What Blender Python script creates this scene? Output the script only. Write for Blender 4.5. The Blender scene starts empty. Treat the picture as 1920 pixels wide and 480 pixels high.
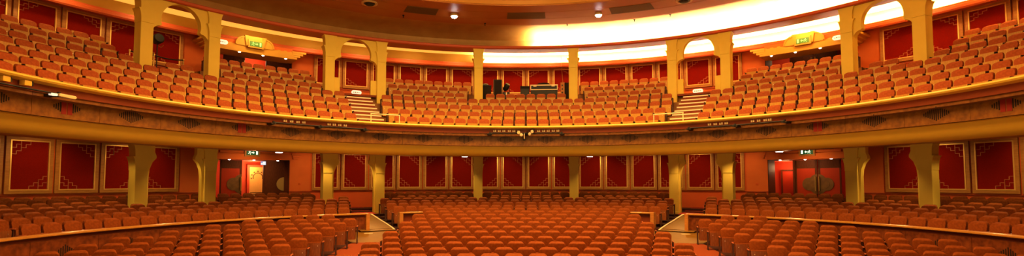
import bpy, bmesh, math, random
from mathutils import Matrix, Vector
random.seed(7)
S = bpy.context.scene
COL = S.collection
R_ = math.radians
CY = 12.02          # plan centre of the concentric auditorium
Z0 = 2.6            # eye height above the lowest floor; heights below are relative to the eye
A = 4.42            # angular grid of the back wall panels
FY = -11.5          # plan centre of the front stalls rows
PITCH = 0.549

# ------------------------------------------------------------------ materials
MATS = {}
def mat(name, col, rough=0.6, col2=None, scale=8.0, bump=0.0, metal=0.0, coat=0.0, emit=None, estr=0.0, stretch=None, spec=0.5, sheen=0.0):
    m = bpy.data.materials.new(name); m.use_nodes = True
    nt = m.node_tree; b = nt.nodes['Principled BSDF']
    b.inputs['Base Color'].default_value = (*col, 1); b.inputs['Roughness'].default_value = rough
    b.inputs['Metallic'].default_value = metal; b.inputs['Coat Weight'].default_value = coat
    b.inputs['Specular IOR Level'].default_value = spec
    if sheen:
        b.inputs['Sheen Weight'].default_value = sheen; b.inputs['Sheen Tint'].default_value = (1, .45, .25, 1)
    if emit:
        b.inputs['Emission Color'].default_value = (*emit, 1); b.inputs['Emission Strength'].default_value = estr
    if col2 or bump:
        tc = nt.nodes.new('ShaderNodeTexCoord'); mp = nt.nodes.new('ShaderNodeMapping')
        nt.links.new(tc.outputs['Object'], mp.inputs['Vector'])
        if stretch: mp.inputs['Scale'].default_value = stretch
        n = nt.nodes.new('ShaderNodeTexNoise'); n.inputs['Scale'].default_value = scale; n.inputs['Detail'].default_value = 5
        nt.links.new(mp.outputs[0], n.inputs['Vector'])
        if col2:
            r = nt.nodes.new('ShaderNodeValToRGB')
            r.color_ramp.elements[0].color = (*col, 1); r.color_ramp.elements[1].color = (*col2, 1)
            r.color_ramp.elements[0].position = .33; r.color_ramp.elements[1].position = .68
            nt.links.new(n.outputs['Fac'], r.inputs['Fac']); nt.links.new(r.outputs['Color'], b.inputs['Base Color'])
        if bump:
            bp = nt.nodes.new('ShaderNodeBump'); bp.inputs['Strength'].default_value = bump; bp.inputs['Distance'].default_value = .02
            nt.links.new(n.outputs['Fac'], bp.inputs['Height']); nt.links.new(bp.outputs[0], b.inputs['Normal'])
    MATS[name] = m
    return m
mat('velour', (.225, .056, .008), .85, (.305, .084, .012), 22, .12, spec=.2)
mat('velour_lit', (.34, .085, .024), .85, (.43, .115, .032), 22, .12, spec=.2)  # same velour as the stalls, brighter balcony light put into the colour
mat('shell_dim', (.22, .065, .012), .45, (.34, .11, .022), 6, 0, stretch=(6, 1, 1))  # same shell wood on both levels, dimmer stalls light put into the colour
mat('shell_lit', (.50, .26, .026), .45, (.61, .33, .036), 6, 0, stretch=(6, 1, 1))  # shell wood again, lightened for the brighter lit balcony
mat('seat_metal', (.06, .015, .008), .5)
mat('armrest_wood', (.42, .12, .04), .4)
mat('screw', (.9, .8, .6), .3, metal=.6)
mat('plaster_cream', (.84, .63, .10), .75, (.87, .66, .115), 3, .03)
mat('plaster_ochre', (.74, .40, .05), .7, (.78, .43, .06), 2.5, .02)
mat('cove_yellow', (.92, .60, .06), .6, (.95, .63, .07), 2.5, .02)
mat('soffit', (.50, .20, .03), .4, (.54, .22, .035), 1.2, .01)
mat('wall_red', (.74, .13, .02), .75, (.78, .14, .022), 2, .02)
mat('wall_orange', (.78, .18, .03), .75, (.82, .20, .035), 2, .02)
mat('panel_red', (.25, .008, .0015), .85, (.29, .010, .002), 30, .08, spec=.1)
mat('frame_wood', (.46, .19, .035), .5, (.60, .27, .055), 4, .05, stretch=(1, 1, 5))
mat('gold', (.95, .62, .17), .38, metal=.35)
mat('ornament', (.62, .22, .07), .5, metal=.1)
mat('burl', (.19, .070, .008), .4, (.34, .14, .016), 7, .03, coat=.15)
mat('burl_dark', (.13, .03, .008), .4, (.30, .085, .018), 7, .03, coat=.15)
mat('fascia_red', (.27, .055, .010), .55, (.31, .065, .012), 3)
mat('rail_gold', (.86, .58, .07), .35, (.90, .62, .09), 3, coat=.2)
mat('rail_wood', (.52, .26, .05), .35, (.62, .32, .07), 5, stretch=(1, 1, 4), coat=.2)
mat('slot', (.02, .008, .004), .7)
mat('insert_red', (.30, .015, .006), .7)
mat('ceiling_brown', (.46, .16, .025), .45, (.50, .18, .03), 1.2, .01)
mat('ceiling_dome', (.74, .36, .05), .5, (.78, .40, .06), 1)  # paler than the ring: hidden cove light put partly into the colour
mat('ceiling_gold', (.52, .28, .055), .45, (.62, .36, .085), 1.4, .02, metal=.1)
mat('cove_cream', (.58, .36, .06), .7, (.62, .39, .07), 2)
mat('cove_strip_glow', (.90, .66, .18), .6, emit=(1, .62, .10), estr=.8)  # cove glow put in as pale colour and emission, not a fitting
mat('cornice_red', (.62, .12, .03), .55)
mat('cornice_brown', (.52, .21, .04), .5)
mat('carpet_dark', (.05, .012, .006), .95, (.08, .018, .008), 40, .1)
mat('carpet_red', (.35, .03, .012), .95, (.40, .036, .014), 40, .1)
mat('carpet_orange', (.28, .055, .008), .95, (.33, .065, .01), 40, .1)
mat('carpet_wood', (.30, .13, .03), .6, (.36, .16, .04), 6)
mat('aisle_wood', (.24, .12, .014), .45, (.33, .18, .025), 4, stretch=(1, 8, 1))
mat('nosing', (.95, .82, .55), .5)
mat('stair_red', (.25, .05, .012), .8, (.3, .06, .016), 20)
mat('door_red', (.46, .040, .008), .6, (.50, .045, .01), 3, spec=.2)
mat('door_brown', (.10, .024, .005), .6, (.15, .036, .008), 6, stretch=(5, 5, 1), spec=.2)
mat('door_gold', (.85, .50, .12), .5, (.90, .56, .14), 5, stretch=(5, 5, 1))
mat('brass', (.62, .40, .12), .35, metal=.7)
mat('brass_dark', (.17, .075, .02), .5, (.25, .12, .03), 5, metal=.2)
mat('black', (.012, .010, .009), .5)
mat('black_cloth', (.02, .014, .012), .9)
mat('cream_metal', (.9, .75, .45), .35)
mat('white_sign', (.95, .93, .85), .4, emit=(1, .92, .75), estr=.7)
mat('sign_text', (.25, .22, .12), .6)
mat('exit_green', (.006, .08, .03), .4, emit=(.02, .42, .14), estr=.12)
mat('exit_pale', (.10, .20, .03), .4, emit=(.2, .5, .08), estr=.22)
mat('exit_white', (.9, 1, .9), .4, emit=(.85, 1, .85), estr=1.3)
mat('exit_lime', (.4, .9, .3), .4, emit=(.35, .9, .3), estr=.5)
mat('lamp_hot', (1, 1, 1), .4, emit=(1, .96, .92), estr=30)
mat('lamp_white', (1, 1, 1), .4, emit=(1, .93, .85), estr=8)
mat('lamp_trim', (.7, .5, .2), .4)
mat('tube_glow', (1, 1, 1), .4, emit=(1, .85, .6), estr=6)
mat('tube_warm', (1, 1, 1), .4, emit=(1, .85, .6), estr=6)
mat('vent_grey', (.16, .095, .03), .6, (.22, .13, .04), 60)
mat('blue_sign', (.15, .25, .6), .5, emit=(.3, .4, .9), estr=.4)
mat('corridor_red', (.75, .10, .03), .7)

# ------------------------------------------------------------------ mesh builder
class MB:
    def __init__(s): s.v = []; s.f = []; s.m = []; s.mi = 0
    def add(s, vs, fs, M=None):
        o = len(s.v)
        s.v += [tuple(M @ Vector(p)) if M else tuple(p) for p in vs]
        for f in fs: s.f.append([o + i for i in f]); s.m.append(s.mi)
    def box(s, x0, x1, y0, y1, z0, z1, M=None):
        s.add([(x0,y0,z0),(x1,y0,z0),(x1,y1,z0),(x0,y1,z0),(x0,y0,z1),(x1,y0,z1),(x1,y1,z1),(x0,y1,z1)],
              [(0,3,2,1),(4,5,6,7),(0,1,5,4),(1,2,6,5),(2,3,7,6),(3,0,4,7)], M)
    def prism(s, out, y0, y1, M=None):          # outline in x,z, counter-clockwise seen from -y
        n = len(out)
        vs = [(x, y0, z) for x, z in out] + [(x, y1, z) for x, z in out]
        fs = [list(range(n)), list(range(2*n-1, n-1, -1))] + [(i, i+n, (i+1) % n + n, (i+1) % n) for i in range(n)]
        s.add(vs, fs, M)
    def tube(s, pts, r, n=8, M=None):
        pts = [Vector(p) for p in pts]; vs = []; fs = []
        for i, p in enumerate(pts):
            d = (pts[min(i+1, len(pts)-1)] - pts[max(i-1, 0)]).normalized()
            u = d.cross(Vector((0, 0, 1)))
            if u.length < .1: u = d.cross(Vector((1, 0, 0)))
            u.normalize(); w = d.cross(u)
            for k in range(n):
                a = 2*math.pi*k/n; vs.append(p + u*math.cos(a)*r + w*math.sin(a)*r)
        for i in range(len(pts)-1):
            for k in range(n): fs.append((i*n+k, i*n+(k+1) % n, (i+1)*n+(k+1) % n, (i+1)*n+k))
        fs.append(list(range(n))[::-1]); fs.append([(len(pts)-1)*n+k for k in range(n)])
        s.add(vs, fs, M)
    def rev(s, prof, n=16, M=None):             # (r,z) turned about z
        vs = []; fs = []
        for r, z in prof:
            for k in range(n):
                a = 2*math.pi*k/n; vs.append((r*math.cos(a), r*math.sin(a), z))
        for i in range(len(prof)-1):
            for k in range(n): fs.append((i*n+k, i*n+(k+1) % n, (i+1)*n+(k+1) % n, (i+1)*n+k))
        fs.append(list(range(n))[::-1]); fs.append([(len(prof)-1)*n+k for k in range(n)])
        s.add(vs, fs, M)
    def build(s, name, mats, parent=None, bevel=0, seg=2, smooth=30, kind=None):
        me = bpy.data.meshes.new(name); me.from_pydata(s.v, [], s.f)
        mats = [mats] if isinstance(mats, str) else mats
        for m in mats: me.materials.append(MATS[m])
        me.polygons.foreach_set('material_index', s.m)
        bm = bmesh.new(); bm.from_mesh(me)
        bmesh.ops.recalc_face_normals(bm, faces=bm.faces)
        if bevel:
            es = [e for e in bm.edges if len(e.link_faces) == 2 and e.calc_face_angle(0) > .6]
            bmesh.ops.bevel(bm, geom=es, offset=bevel, segments=seg, affect='EDGES', profile=.6, clamp_overlap=True)
        bm.to_mesh(me); bm.free()
        me.polygons.foreach_set('use_smooth', [True]*len(me.polygons))
        me.set_sharp_from_angle(angle=R_(smooth))
        o = bpy.data.objects.new(name, me); COL.objects.link(o)
        if parent: o.parent = parent
        if kind: o['kind'] = kind
        return o

def P(r, ph, z=0, cy=CY):
    a = R_(ph); return (r*math.sin(a), cy + r*math.cos(a), z + Z0)
def tag(o, label, cat, group=None):
    o['label'] = label; o['category'] = cat
    if group: o['group'] = group
    return o
def thing(name, label, cat, r, ph, z, group=None, rot=None, cy=CY):
    o = bpy.data.objects.new(name, None); COL.objects.link(o)
    o.location = P(r, ph, z, cy); o.rotation_euler = (0, 0, -R_(ph) if rot is None else rot)
    o.empty_display_size = .2
    return tag(o, label, cat, group)
def lathe_add(b, prof, p0, p1, step=1.0, closed=False, cy=CY):
    n = max(1, int(math.ceil(abs(p1-p0)/step))); vs = []; fs = []; k = len(prof)
    for i in range(n+1):
        ph = p0 + (p1-p0)*i/n
        for r, z in prof: vs.append(P(r, ph, z, cy))
    rng = range(k) if closed else range(k-1)
    for i in range(n):
        for j in rng:
            j2 = (j+1) % k
            fs.append((i*k+j, i*k+j2, (i+1)*k+j2, (i+1)*k+j))
    if closed:
        fs.append(list(range(k))); fs.append([n*k+j for j in range(k)][::-1])
    b.add(vs, fs)
def lathe(name, prof, p0, p1, m, step=1.0, closed=False, kind='structure', parent=None, smooth=30, cy=CY):
    b = MB(); lathe_add(b, prof, p0, p1, step, closed, cy)
    return b.build(name, m, parent, smooth=smooth, kind=kind)
def aring(b, r0, r1, z0, z1, p0, p1, step=1.0): lathe_add(b, [(r0,z0),(r1,z0),(r1,z1),(r0,z1)], p0, p1, step, True)
ORD = ['zeroth','first','second','third','fourth','fifth','sixth','seventh','eighth','ninth','tenth','eleventh','twelfth','thirteenth','fourteenth','fifteenth','sixteenth','seventeenth','eighteenth','nineteenth','twentieth'] + ['twenty-'+x for x in ('first','second','third','fourth','fifth','sixth','seventh','eighth','ninth')] + ['thirtieth'] + ['thirty-'+x for x in ('first','second','third','fourth','fifth','sixth')]

# ------------------------------------------------------------------ camera
F, EPS, HC, T = 1000., .026, 286.5, .0549
cam = bpy.data.cameras.new('camera'); cam.sensor_width = 36; cam.lens = 36*F/1920; cam.shift_y = (HC-240)/1920; cam.clip_end = 200
co = bpy.data.objects.new('camera', cam); COL.objects.link(co)
co.location = (0, 0, Z0); co.rotation_euler = (math.pi/2+T, 0, EPS); S.camera = co
def proj(X, Y, Z):
    xc = X*math.cos(EPS)+Y*math.sin(EPS); yc = -X*math.sin(EPS)+Y*math.cos(EPS)
    D = yc*math.cos(T)+Z*math.sin(T); V = -yc*math.sin(T)+Z*math.cos(T)
    if D < .5: return None
    return 960+F*xc/D, HC-F*V/D, D

# ------------------------------------------------------------------ row tables
ROW_R = [12.5+1.02*i for i in range(7)]
REAR_F = [-1.92, -1.82, -1.74, -1.65, -1.565, -1.475, -1.40]
BAL_F = [2.03, 2.49, 2.95, 3.43, 3.88, 4.37, 4.86]
FR_TOP = [-1.084, -1.144, -1.208, -1.289, -1.348, -1.42, -1.482, -1.542, -1.584, -1.614, -1.631]
FR_F = [t-.88 for t in FR_TOP]
FR_R = [22.75-FY-1.04*j for j in range(11)]

# ------------------------------------------------------------------ floors
prof = [(18.2, -2.56), (FR_R[10]-.8, FR_F[10])]
for j in range(10, -1, -1): prof.append((FR_R[j], FR_F[j]))
prof.append((35.15, -1.97))
lathe('floor', prof, -36, 36, 'carpet_dark', 1, cy=FY)
def tier(rows, floors, r_in, r_out, last=None):
    p = [(r_in, floors[0])]
    for i in range(len(rows)-1):
        if last is not None and i >= last: break
        rr = rows[i]+.22
        p += [(rr, floors[i]), (rr, floors[i+1])]
    p.append((r_out, p[-1][1]))
    return p
lathe('rear_stalls_floor', [(11.55, -2.6)]+tier(ROW_R, REAR_F, 11.55, 20.0), -88, 88, 'carpet_dark')
full = tier(ROW_R, BAL_F, 11.5, 19.95); cut = tier(ROW_R, BAL_F, 11.5, 19.95, 5)
b = MB()
k2 = [(-22*A, -14*A, full), (-14*A, -12*A, cut), (-12*A, -8*A, full), (-8*A, -6*A, cut), (-6*A, -2*A, full), (-2*A, 2*A, cut),
      (2*A, 6*A, full), (6*A, 8*A, cut), (8*A, 12*A, full), (12*A, 14*A, cut), (14*A, 22*A, full)]
for p0, p1, pr in k2: lathe_add(b, pr, p0, p1)
for kk in (2, 6, 8, 12, 14):                     # riser cheeks where the upper tiers stop
    for s in (-1, 1): aring(b, 18.0, 19.9, 4.36, 4.855, s*kk*A-.15, s*kk*A+.15, .3)
b.build('balcony_floor', 'carpet_wood', kind='structure')
# aisle ramps in the rear stalls
for s, nm in ((-1, 'left'), (1, 'right')):
    pts = [(11.3, -1.962), (11.75, -1.90)] + [(ROW_R[i]+.2, REAR_F[i+1]+.012) for i in range(4)]
    b = MB(); lathe_add(b, pts, s*28.35, s*35.5); b.build('aisle_floor_'+nm, 'aisle_wood', kind='structure')
    b = MB(); lathe_add(b, [(r, z+.02) for r, z in pts], s*28.35, s*28.75, .4); b.build('aisle_edge_strip_'+nm, 'nosing', kind='structure')
    pts = [(ROW_R[3]+.2, REAR_F[4]+.014), (19.7, REAR_F[6]+.03)]
    b = MB(); lathe_add(b, pts, s*27.5, s*35.3); b.build('landing_carpet_'+nm, 'carpet_red', kind='structure')
    for nm2, j0, j1, m in (('front_aisle_floor_', 0, 3, 'aisle_wood'), ('front_aisle_carpet_', 3, 10, 'carpet_orange')):
        b = MB(); vs = []; fs = []
        for j in range(j0, j1+1):
            for xx in (4.55, 6.2 if j > 2 else 6.9):
                rr = FR_R[j] if j > 0 else 35.1
                y = FY+math.sqrt(rr*rr-xx*xx); vs.append((s*xx, y, Z0+FR_F[j]+.014))
        for j in range(j1-j0): fs.append((2*j, 2*j+1, 2*j+3, 2*j+2))
        b.add(vs, fs); b.build(nm2+nm, m, kind='structure')

# ------------------------------------------------------------------ back wall, recesses, coves, ceiling
wsec = [(-84, -48.75), (-38.5, 38.5), (48.75, 84)]
b = MB(); b2 = MB(); b3 = MB(); b4 = MB()
for p0, p1 in wsec:
    lathe_add(b, [(19.8, -1.5), (19.8, 1.78)], p0, p1)
    lathe_add(b2, [(19.8, 4.3), (19.8, 7.0)], p0, p1)
    aring(b3, 19.74, 19.82, -.50, -.46, p0, p1)
    aring(b4, 19.74, 19.82, 5.10, 5.16, p0, p1)
b.build('wall_back', 'wall_red', kind='structure'); b2.build('wall_balcony', 'wall_orange', kind='structure')
b3.build('trim_1', 'cornice_red', kind='structure'); b4.build('trim_2', 'cornice_red', kind='structure')
b = MB()                                         # orange plaster piers either side of the exits
for s in (-1, 1):
    for p0, p1 in ((35.5, 38.5), (48.75, 52.9)):
        lathe_add(b, [(19.77, -.46), (19.77, 1.78)], s*p0, s*p1); lathe_add(b, [(19.77, 5.16), (19.77, 6.9)], s*p0, s*p1)
b.build('wall_piers', 'wall_orange', kind='structure')
# balcony underside: cove lip and soffit
cove = [(11.86, 1.60), (12.10, 1.60), (12.12, 1.50), (12.16, 1.40), (12.24, 1.30), (12.36, 1.225), (12.5, 1.19), (12.6, 1.185)]
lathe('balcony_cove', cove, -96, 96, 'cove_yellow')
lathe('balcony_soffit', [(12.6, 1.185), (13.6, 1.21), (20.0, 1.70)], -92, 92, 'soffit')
lathe('balcony_rail', [(11.60,2.36),(11.50,2.39),(11.47,2.43),(11.49,2.47),(11.55,2.49),(11.75,2.49),(11.80,2.44),(11.78,2.36)], -97, 97, 'rail_gold', closed=True)
lathe('balcony_front_band', [(11.72, 2.40), (11.74, 2.17)], -97, 97, 'fascia_red')
lathe('balcony_front_back', [(11.9, 2.40), (11.9, 1.60)], -97, 97, 'fascia_red')
# wall cove above the balcony panels
lathe('trim_3', [(18.95,6.70),(18.90,6.76),(18.90,6.86),(18.97,6.90),(18.97,6.97),(19.05,6.97),(19.05,6.90),(19.75,6.88),(19.75,6.82),(19.2,6.80)], -86, 86, 'cornice_red', closed=True)
lathe('wall_cove', [(19.75,6.88),(19.55,6.90),(19.45,7.1),(19.4,7.53)], -86, 86, 'cove_cream')
lathe('wall_cove_ceiling', [(19.4,7.53),(18.6,7.60),(17.25,7.72)], -86, 86, 'cove_strip_glow')
# cornice ring over the columns and the outer ceiling cove
lathe('trim_4', [(16.42,7.16),(16.36,7.20),(16.36,7.30),(16.44,7.34),(16.52,7.34),(16.56,7.26),(17.2,7.26),(17.2,7.16)], -88, 88, 'cornice_red', closed=True)
lathe('trim_5', [(16.40,7.155),(17.28,7.15),(17.28,7.75),(17.2,7.75),(17.2,7.17)], -88, 88, 'cornice_brown')
lathe('ceiling_cove', [(15.15,8.10),(15.16,8.16),(15.7,8.22),(16.3,8.18),(16.8,8.02),(17.1,7.8),(17.2,7.5),(17.2,7.26)], -88, 88, 'ceiling_gold')
b = MB()
for r0, r1, z in ((12.15, 13.08, 8.1), (13.11, 14.08, 8.1), (14.11, 15.16, 8.1)):
    lathe_add(b, [(r0, z+.05), (r0, z), (r1, z), (r1, z+.05)], -120, 120, 2)
lathe_add(b, [(12.1, 8.16), (15.2, 8.16)], -120, 120, 2)
b.build('ceiling', 'ceiling_brown', kind='structure')
lathe('ceiling_dome', [(12.15, 8.14), (12.1, 8.35), (11, 8.6), (8, 8.9), (.05, 9.1)], -180, 180, 'ceiling_dome', 4)
# lit cove strips (fluorescent tubes lying in the troughs)
def cove_tube(nm, lab, r, z, p0, p1, m, n):
    for i in range(n):
        a0 = p0 + (p1-p0)*i/n; a1 = p0 + (p1-p0)*(i+1)/n - .15
        b = MB(); aring(b, r-.04, r+.04, z, z+.05, a0, a1, 1)
        o = b.build(nm, m, smooth=50); tag(o, lab % ORD[i+1], 'light', nm.replace('_', ' ')+'s')
cove_tube('ceiling_cove_light', 'glowing lamp strip in the ceiling cove, %s from the centre', 16.85, 7.265, 1.0, 76, 'tube_glow', 6)
cove_tube('wall_cove_light', 'glowing lamp strip above the balcony wall panels, %s from left end', 19.35, 6.90, -8.4, 72, 'tube_warm', 6)

# ------------------------------------------------------------------ seats
def outline_back(w0, w1, z0, z1, rad):
    pts = [(-w0/2+.02, z0), (w0/2-.02, z0), (w0/2, z0+.02), (w1/2, z1-rad)]
    for i in range(1, 4):
        a = math.pi/2*i/4; pts.append((w1/2-rad+rad*math.cos(a), z1-rad+rad*.8*math.sin(a)+rad*.2))
    pts.append((w1/2-rad, z1)); pts.append((-w1/2+rad, z1))
    for i in range(3, 0, -1):
        a = math.pi/2*i/4; pts.append((-w1/2+rad-rad*math.cos(a), z1-rad+rad*.8*math.sin(a)+rad*.2))
    pts += [(-w1/2, z1-rad), (-w0/2, z0+.02)]
    return pts
def seat_parts(vel, shell, ct, st, arm):
    ps = []
    b = MB(); b.prism(outline_back(.44, .486, .50, .83, .085), -.06, .05)
    tt = lambda z: max(0, min(1, (z-.64)/.19))
    b.v = [(x*(1-.17*tt(z)) if y > 0 else x, y+(z-.5)*.16-.06, z+.05*tt(z) if y > 0 else z) for x, y, z in b.v]
    ps.append(b.build('backrest', vel, bevel=.014, seg=2, smooth=40))
    b = MB(); b.box(-.225, .225, -.185, -.115, .15, ct)
    ps.append(b.build('seat_cushion', vel, bevel=.018, seg=2, smooth=40))
    b = MB(); b.prism([(-.20,.14),(.20,.14),(.222,st),(-.222,st)], -.205, -.183)
    b.mi = 1
    for x in (-.13, .13):
        b.rev([(.012, 0), (.012, .006)], 6, Matrix.Translation((x, -.204, .49)) @ Matrix.Rotation(math.pi/2, 4, 'X'))
    ps.append(b.build('seat_shell', [shell, 'screw']))
    b = MB(); b.box(-.298, -.251, -.26, .02, .585, .62)
    ps.append(b.build('armrest', arm, bevel=.012, seg=1, smooth=40))
    b = MB(); b.box(-.29, -.259, -.20, -.0, .02, .59); b.box(-.30, -.249, -.24, .04, 0, .03)
    ps.append(b.build('support', 'seat_metal'))
    return ps
def strip(ps):
    for o in ps: COL.objects.unlink(o)
SEATP = {'stalls_chair': seat_parts('velour', 'shell_dim', .60, .57, 'armrest_wood'), 'balcony_chair': seat_parts('velour_lit', 'shell_lit', .635, .632, 'seat_metal')}
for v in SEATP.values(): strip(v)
seats = {'stalls_chair': [], 'balcony_chair': []}      # (x,y,z,rot,label,extra_arm,group)
def fill(kind, r, cy, p0, p1, z, block, rowtxt, from_txt, group, skip=None, anchor='p0'):
    """seats between angles p0 (counting side) and p1"""
    d = math.degrees(PITCH/r); n = int(abs(p1-p0)/d + .02); sg = 1 if p1 > p0 else -1
    for i in range(n):
        ph = p0 + sg*d*(i+.5)
        if skip and skip(ph): continue
        x, y, zz = P(r, ph, z, cy)
        ok = True
        lab = 'red velvet seat, %s from %s, %s, %s' % (ORD[i+1], from_txt, rowtxt, block)
        seats[kind].append((x, y, zz, -R_(ph), lab, (sg < 0 and i == 0) or (sg > 0 and i == n-1), group))
# front stalls
for j in range(11):
    r = FR_R[j]; half = math.degrees(math.asin(4.62/r)); rowtxt = '%s row from the bottom edge' % ORD[11-j]
    n = int(2*4.62/PITCH) - (j % 2)
    d = math.degrees(PITCH/r); p0 = -d*n/2
    fill('stalls_chair', r, FY, p0, p0+d*n, FR_F[j], 'centre front stalls', rowtxt, 'left aisle', 'centre front stalls seats')
    for s, nm in ((-1, 'left'), (1, 'right')):
        xe = 6.02 if j > 2 else 7.1
        if j < 2: continue
        p0 = s*math.degrees(math.asin(xe/r)); p1 = s*math.degrees(math.asin(min(13.5, r-1)/r))
        def far(ph, r=r):
            x, y, _ = P(r, ph, 0, FY); return math.hypot(x, y-CY) > 11.36
        fill('stalls_chair', r, FY, p0, p1, FR_F[j], nm+' front stalls', rowtxt, 'the aisle', nm+' front stalls seats', far)
# rear stalls and balcony
COLK = [2, 6, 8, 12, 14]
def at_col(ph, r, wid=.54):
    if abs(r-16.58) > .3: return False
    return any(abs(abs(ph)-k*A) < math.degrees(wid/r) for k in COLK)
for i, r in enumerate(ROW_R):
    rowtxt = '%s row behind the parapet' % ORD[i+1]
    pc = 27.9+.1*i
    d = math.degrees(PITCH/r); n = int(2*pc/d) - (i % 2 if 0 else 0); p0 = -d*n/2
    if i >= 5: n = int(2*26.3/d); p0 = -d*n/2
    sk = (lambda ph, r=r: at_col(ph, r))
    fill('stalls_chair', r, CY, p0, p0+d*n, REAR_F[i], 'centre rear stalls', rowtxt, 'left end', 'centre rear stalls seats', sk)
    ps = [35.9, 34.6, 33.5, 32.5, 31.7, 36.2, 36.0][i]
    for s, nm in ((-1, 'left'), (1, 'right')):
        fill('stalls_chair', r, CY, s*ps, s*88, REAR_F[i], nm+' rear stalls', rowtxt, 'the aisle', nm+' rear stalls seats', sk)
    rowtxt = '%s row behind the rail' % ORD[i+1]
    sk = (lambda ph, r=r: at_col(ph, r))
    if i < 5:
        pc = [28.5, 28.2, 28.3, 28.2, 25.4][i]
        n = int(2*pc/d); p0 = -d*n/2
        fill('balcony_chair', r, CY, p0, p0+d*n, BAL_F[i], 'balcony centre', rowtxt, 'left end', 'centre balcony seats', sk)
        ps = [34.9, 34.5, 33.9, 33.6, 36.6][i]
        for s, nm in ((-1, 'left'), (1, 'right')):
            fill('balcony_chair', r, CY, s*ps, s*92, BAL_F[i], nm+' balcony', rowtxt, 'stairs', nm+' balcony seats', sk)
    else:
        for s, nm in ((-1, 'left'), (1, 'right')):
            fill('balcony_chair', r, CY, s*24.8, s*9.6, BAL_F[i], nm+' centre balcony', rowtxt, 'the stairs end', nm+' upper centre balcony seats')
            fill('balcony_chair', r, CY, s*36.7, s*52.4, BAL_F[i], nm+' balcony by exit', rowtxt, 'stairs side', nm+' balcony seats by the exit')
            fill('balcony_chair', r, CY, s*(63.6-.3*(i-5)), s*88, BAL_F[i], nm+' outer balcony', rowtxt, 'inner end', nm+' outer balcony seats')
NIND = 300
def make_seats(kind, cat, stuff_label):
    parts = SEATP[kind]; lst = []
    for q in seats[kind]:
        pr = proj(q[0], q[1], q[2]-Z0+.75)
        if pr is None or not (-150 < pr[0] < 2070) or pr[1] > 640 or pr[1] < -80: continue
        vis = 1.0
        if not (-8 < pr[0] < 1928 and -6 < pr[1] < 478): vis = .01
        if kind == 'stalls_chair' and pr[1] > 470: vis = .12
        lst.append((pr[2]/math.sqrt(vis), q))
    lst.sort(key=lambda t: t[0])
    for d, q in lst[:NIND]:
        o = bpy.data.objects.new(kind, None); COL.objects.link(o); o.empty_display_size = .2
        o.location = q[:3]; o.rotation_euler = (0, 0, q[3]); tag(o, q[4], cat, q[6])
        for p in parts:
            c = p.copy(); COL.objects.link(c); c.parent = o
        if q[5]:
            for p in parts[3:]:
                c = p.copy(); COL.objects.link(c); c.parent = o; c.location = (PITCH, 0, 0)
    V = []; Fc = []; Mi = []; mats = []; sm = []
    src = []
    for p in parts:
        me = p.data; ml = []
        for m in me.materials:
            if m not in mats: mats.append(m)
            ml.append(mats.index(m))
        src.append(([tuple(v.co) for v in me.vertices], [tuple(f.vertices) for f in me.polygons], [ml[f.material_index] for f in me.polygons]))
    for d, q in lst[NIND:]:
        M = Matrix.Translation(q[:3]) @ Matrix.Rotation(q[3], 4, 'Z')
        for k, (vs, fs, mi) in enumerate(src):
            for ex in ((0, 1) if (k >= 3 and q[5]) else (0,)):
                o = len(V)
                V += [tuple(M @ Vector((v[0]+ex*PITCH, v[1], v[2]))) for v in vs]
                Fc += [tuple(o+i for i in f) for f in fs]; Mi += mi
    me = bpy.data.meshes.new(kind+'_rest'); me.from_pydata(V, [], Fc)
    for m in mats: me.materials.append(m)
    me.polygons.foreach_set('material_index', Mi); me.polygons.foreach_set('use_smooth', [True]*len(Fc)); me.set_sharp_from_angle(angle=R_(40))
    o = bpy.data.objects.new(kind.replace('chair', 'seating'), me); COL.objects.link(o)
    o['kind'] = 'stuff'; tag(o, stuff_label, cat)
    print(kind, len(lst), 'individual', min(NIND, len(lst)))
make_seats('stalls_chair', 'chair', 'remaining rows of red velvet seats at the back of the stalls')
make_seats('balcony_chair', 'balcony chair', 'remaining far rows of red velvet seats up on the balcony')

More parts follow.
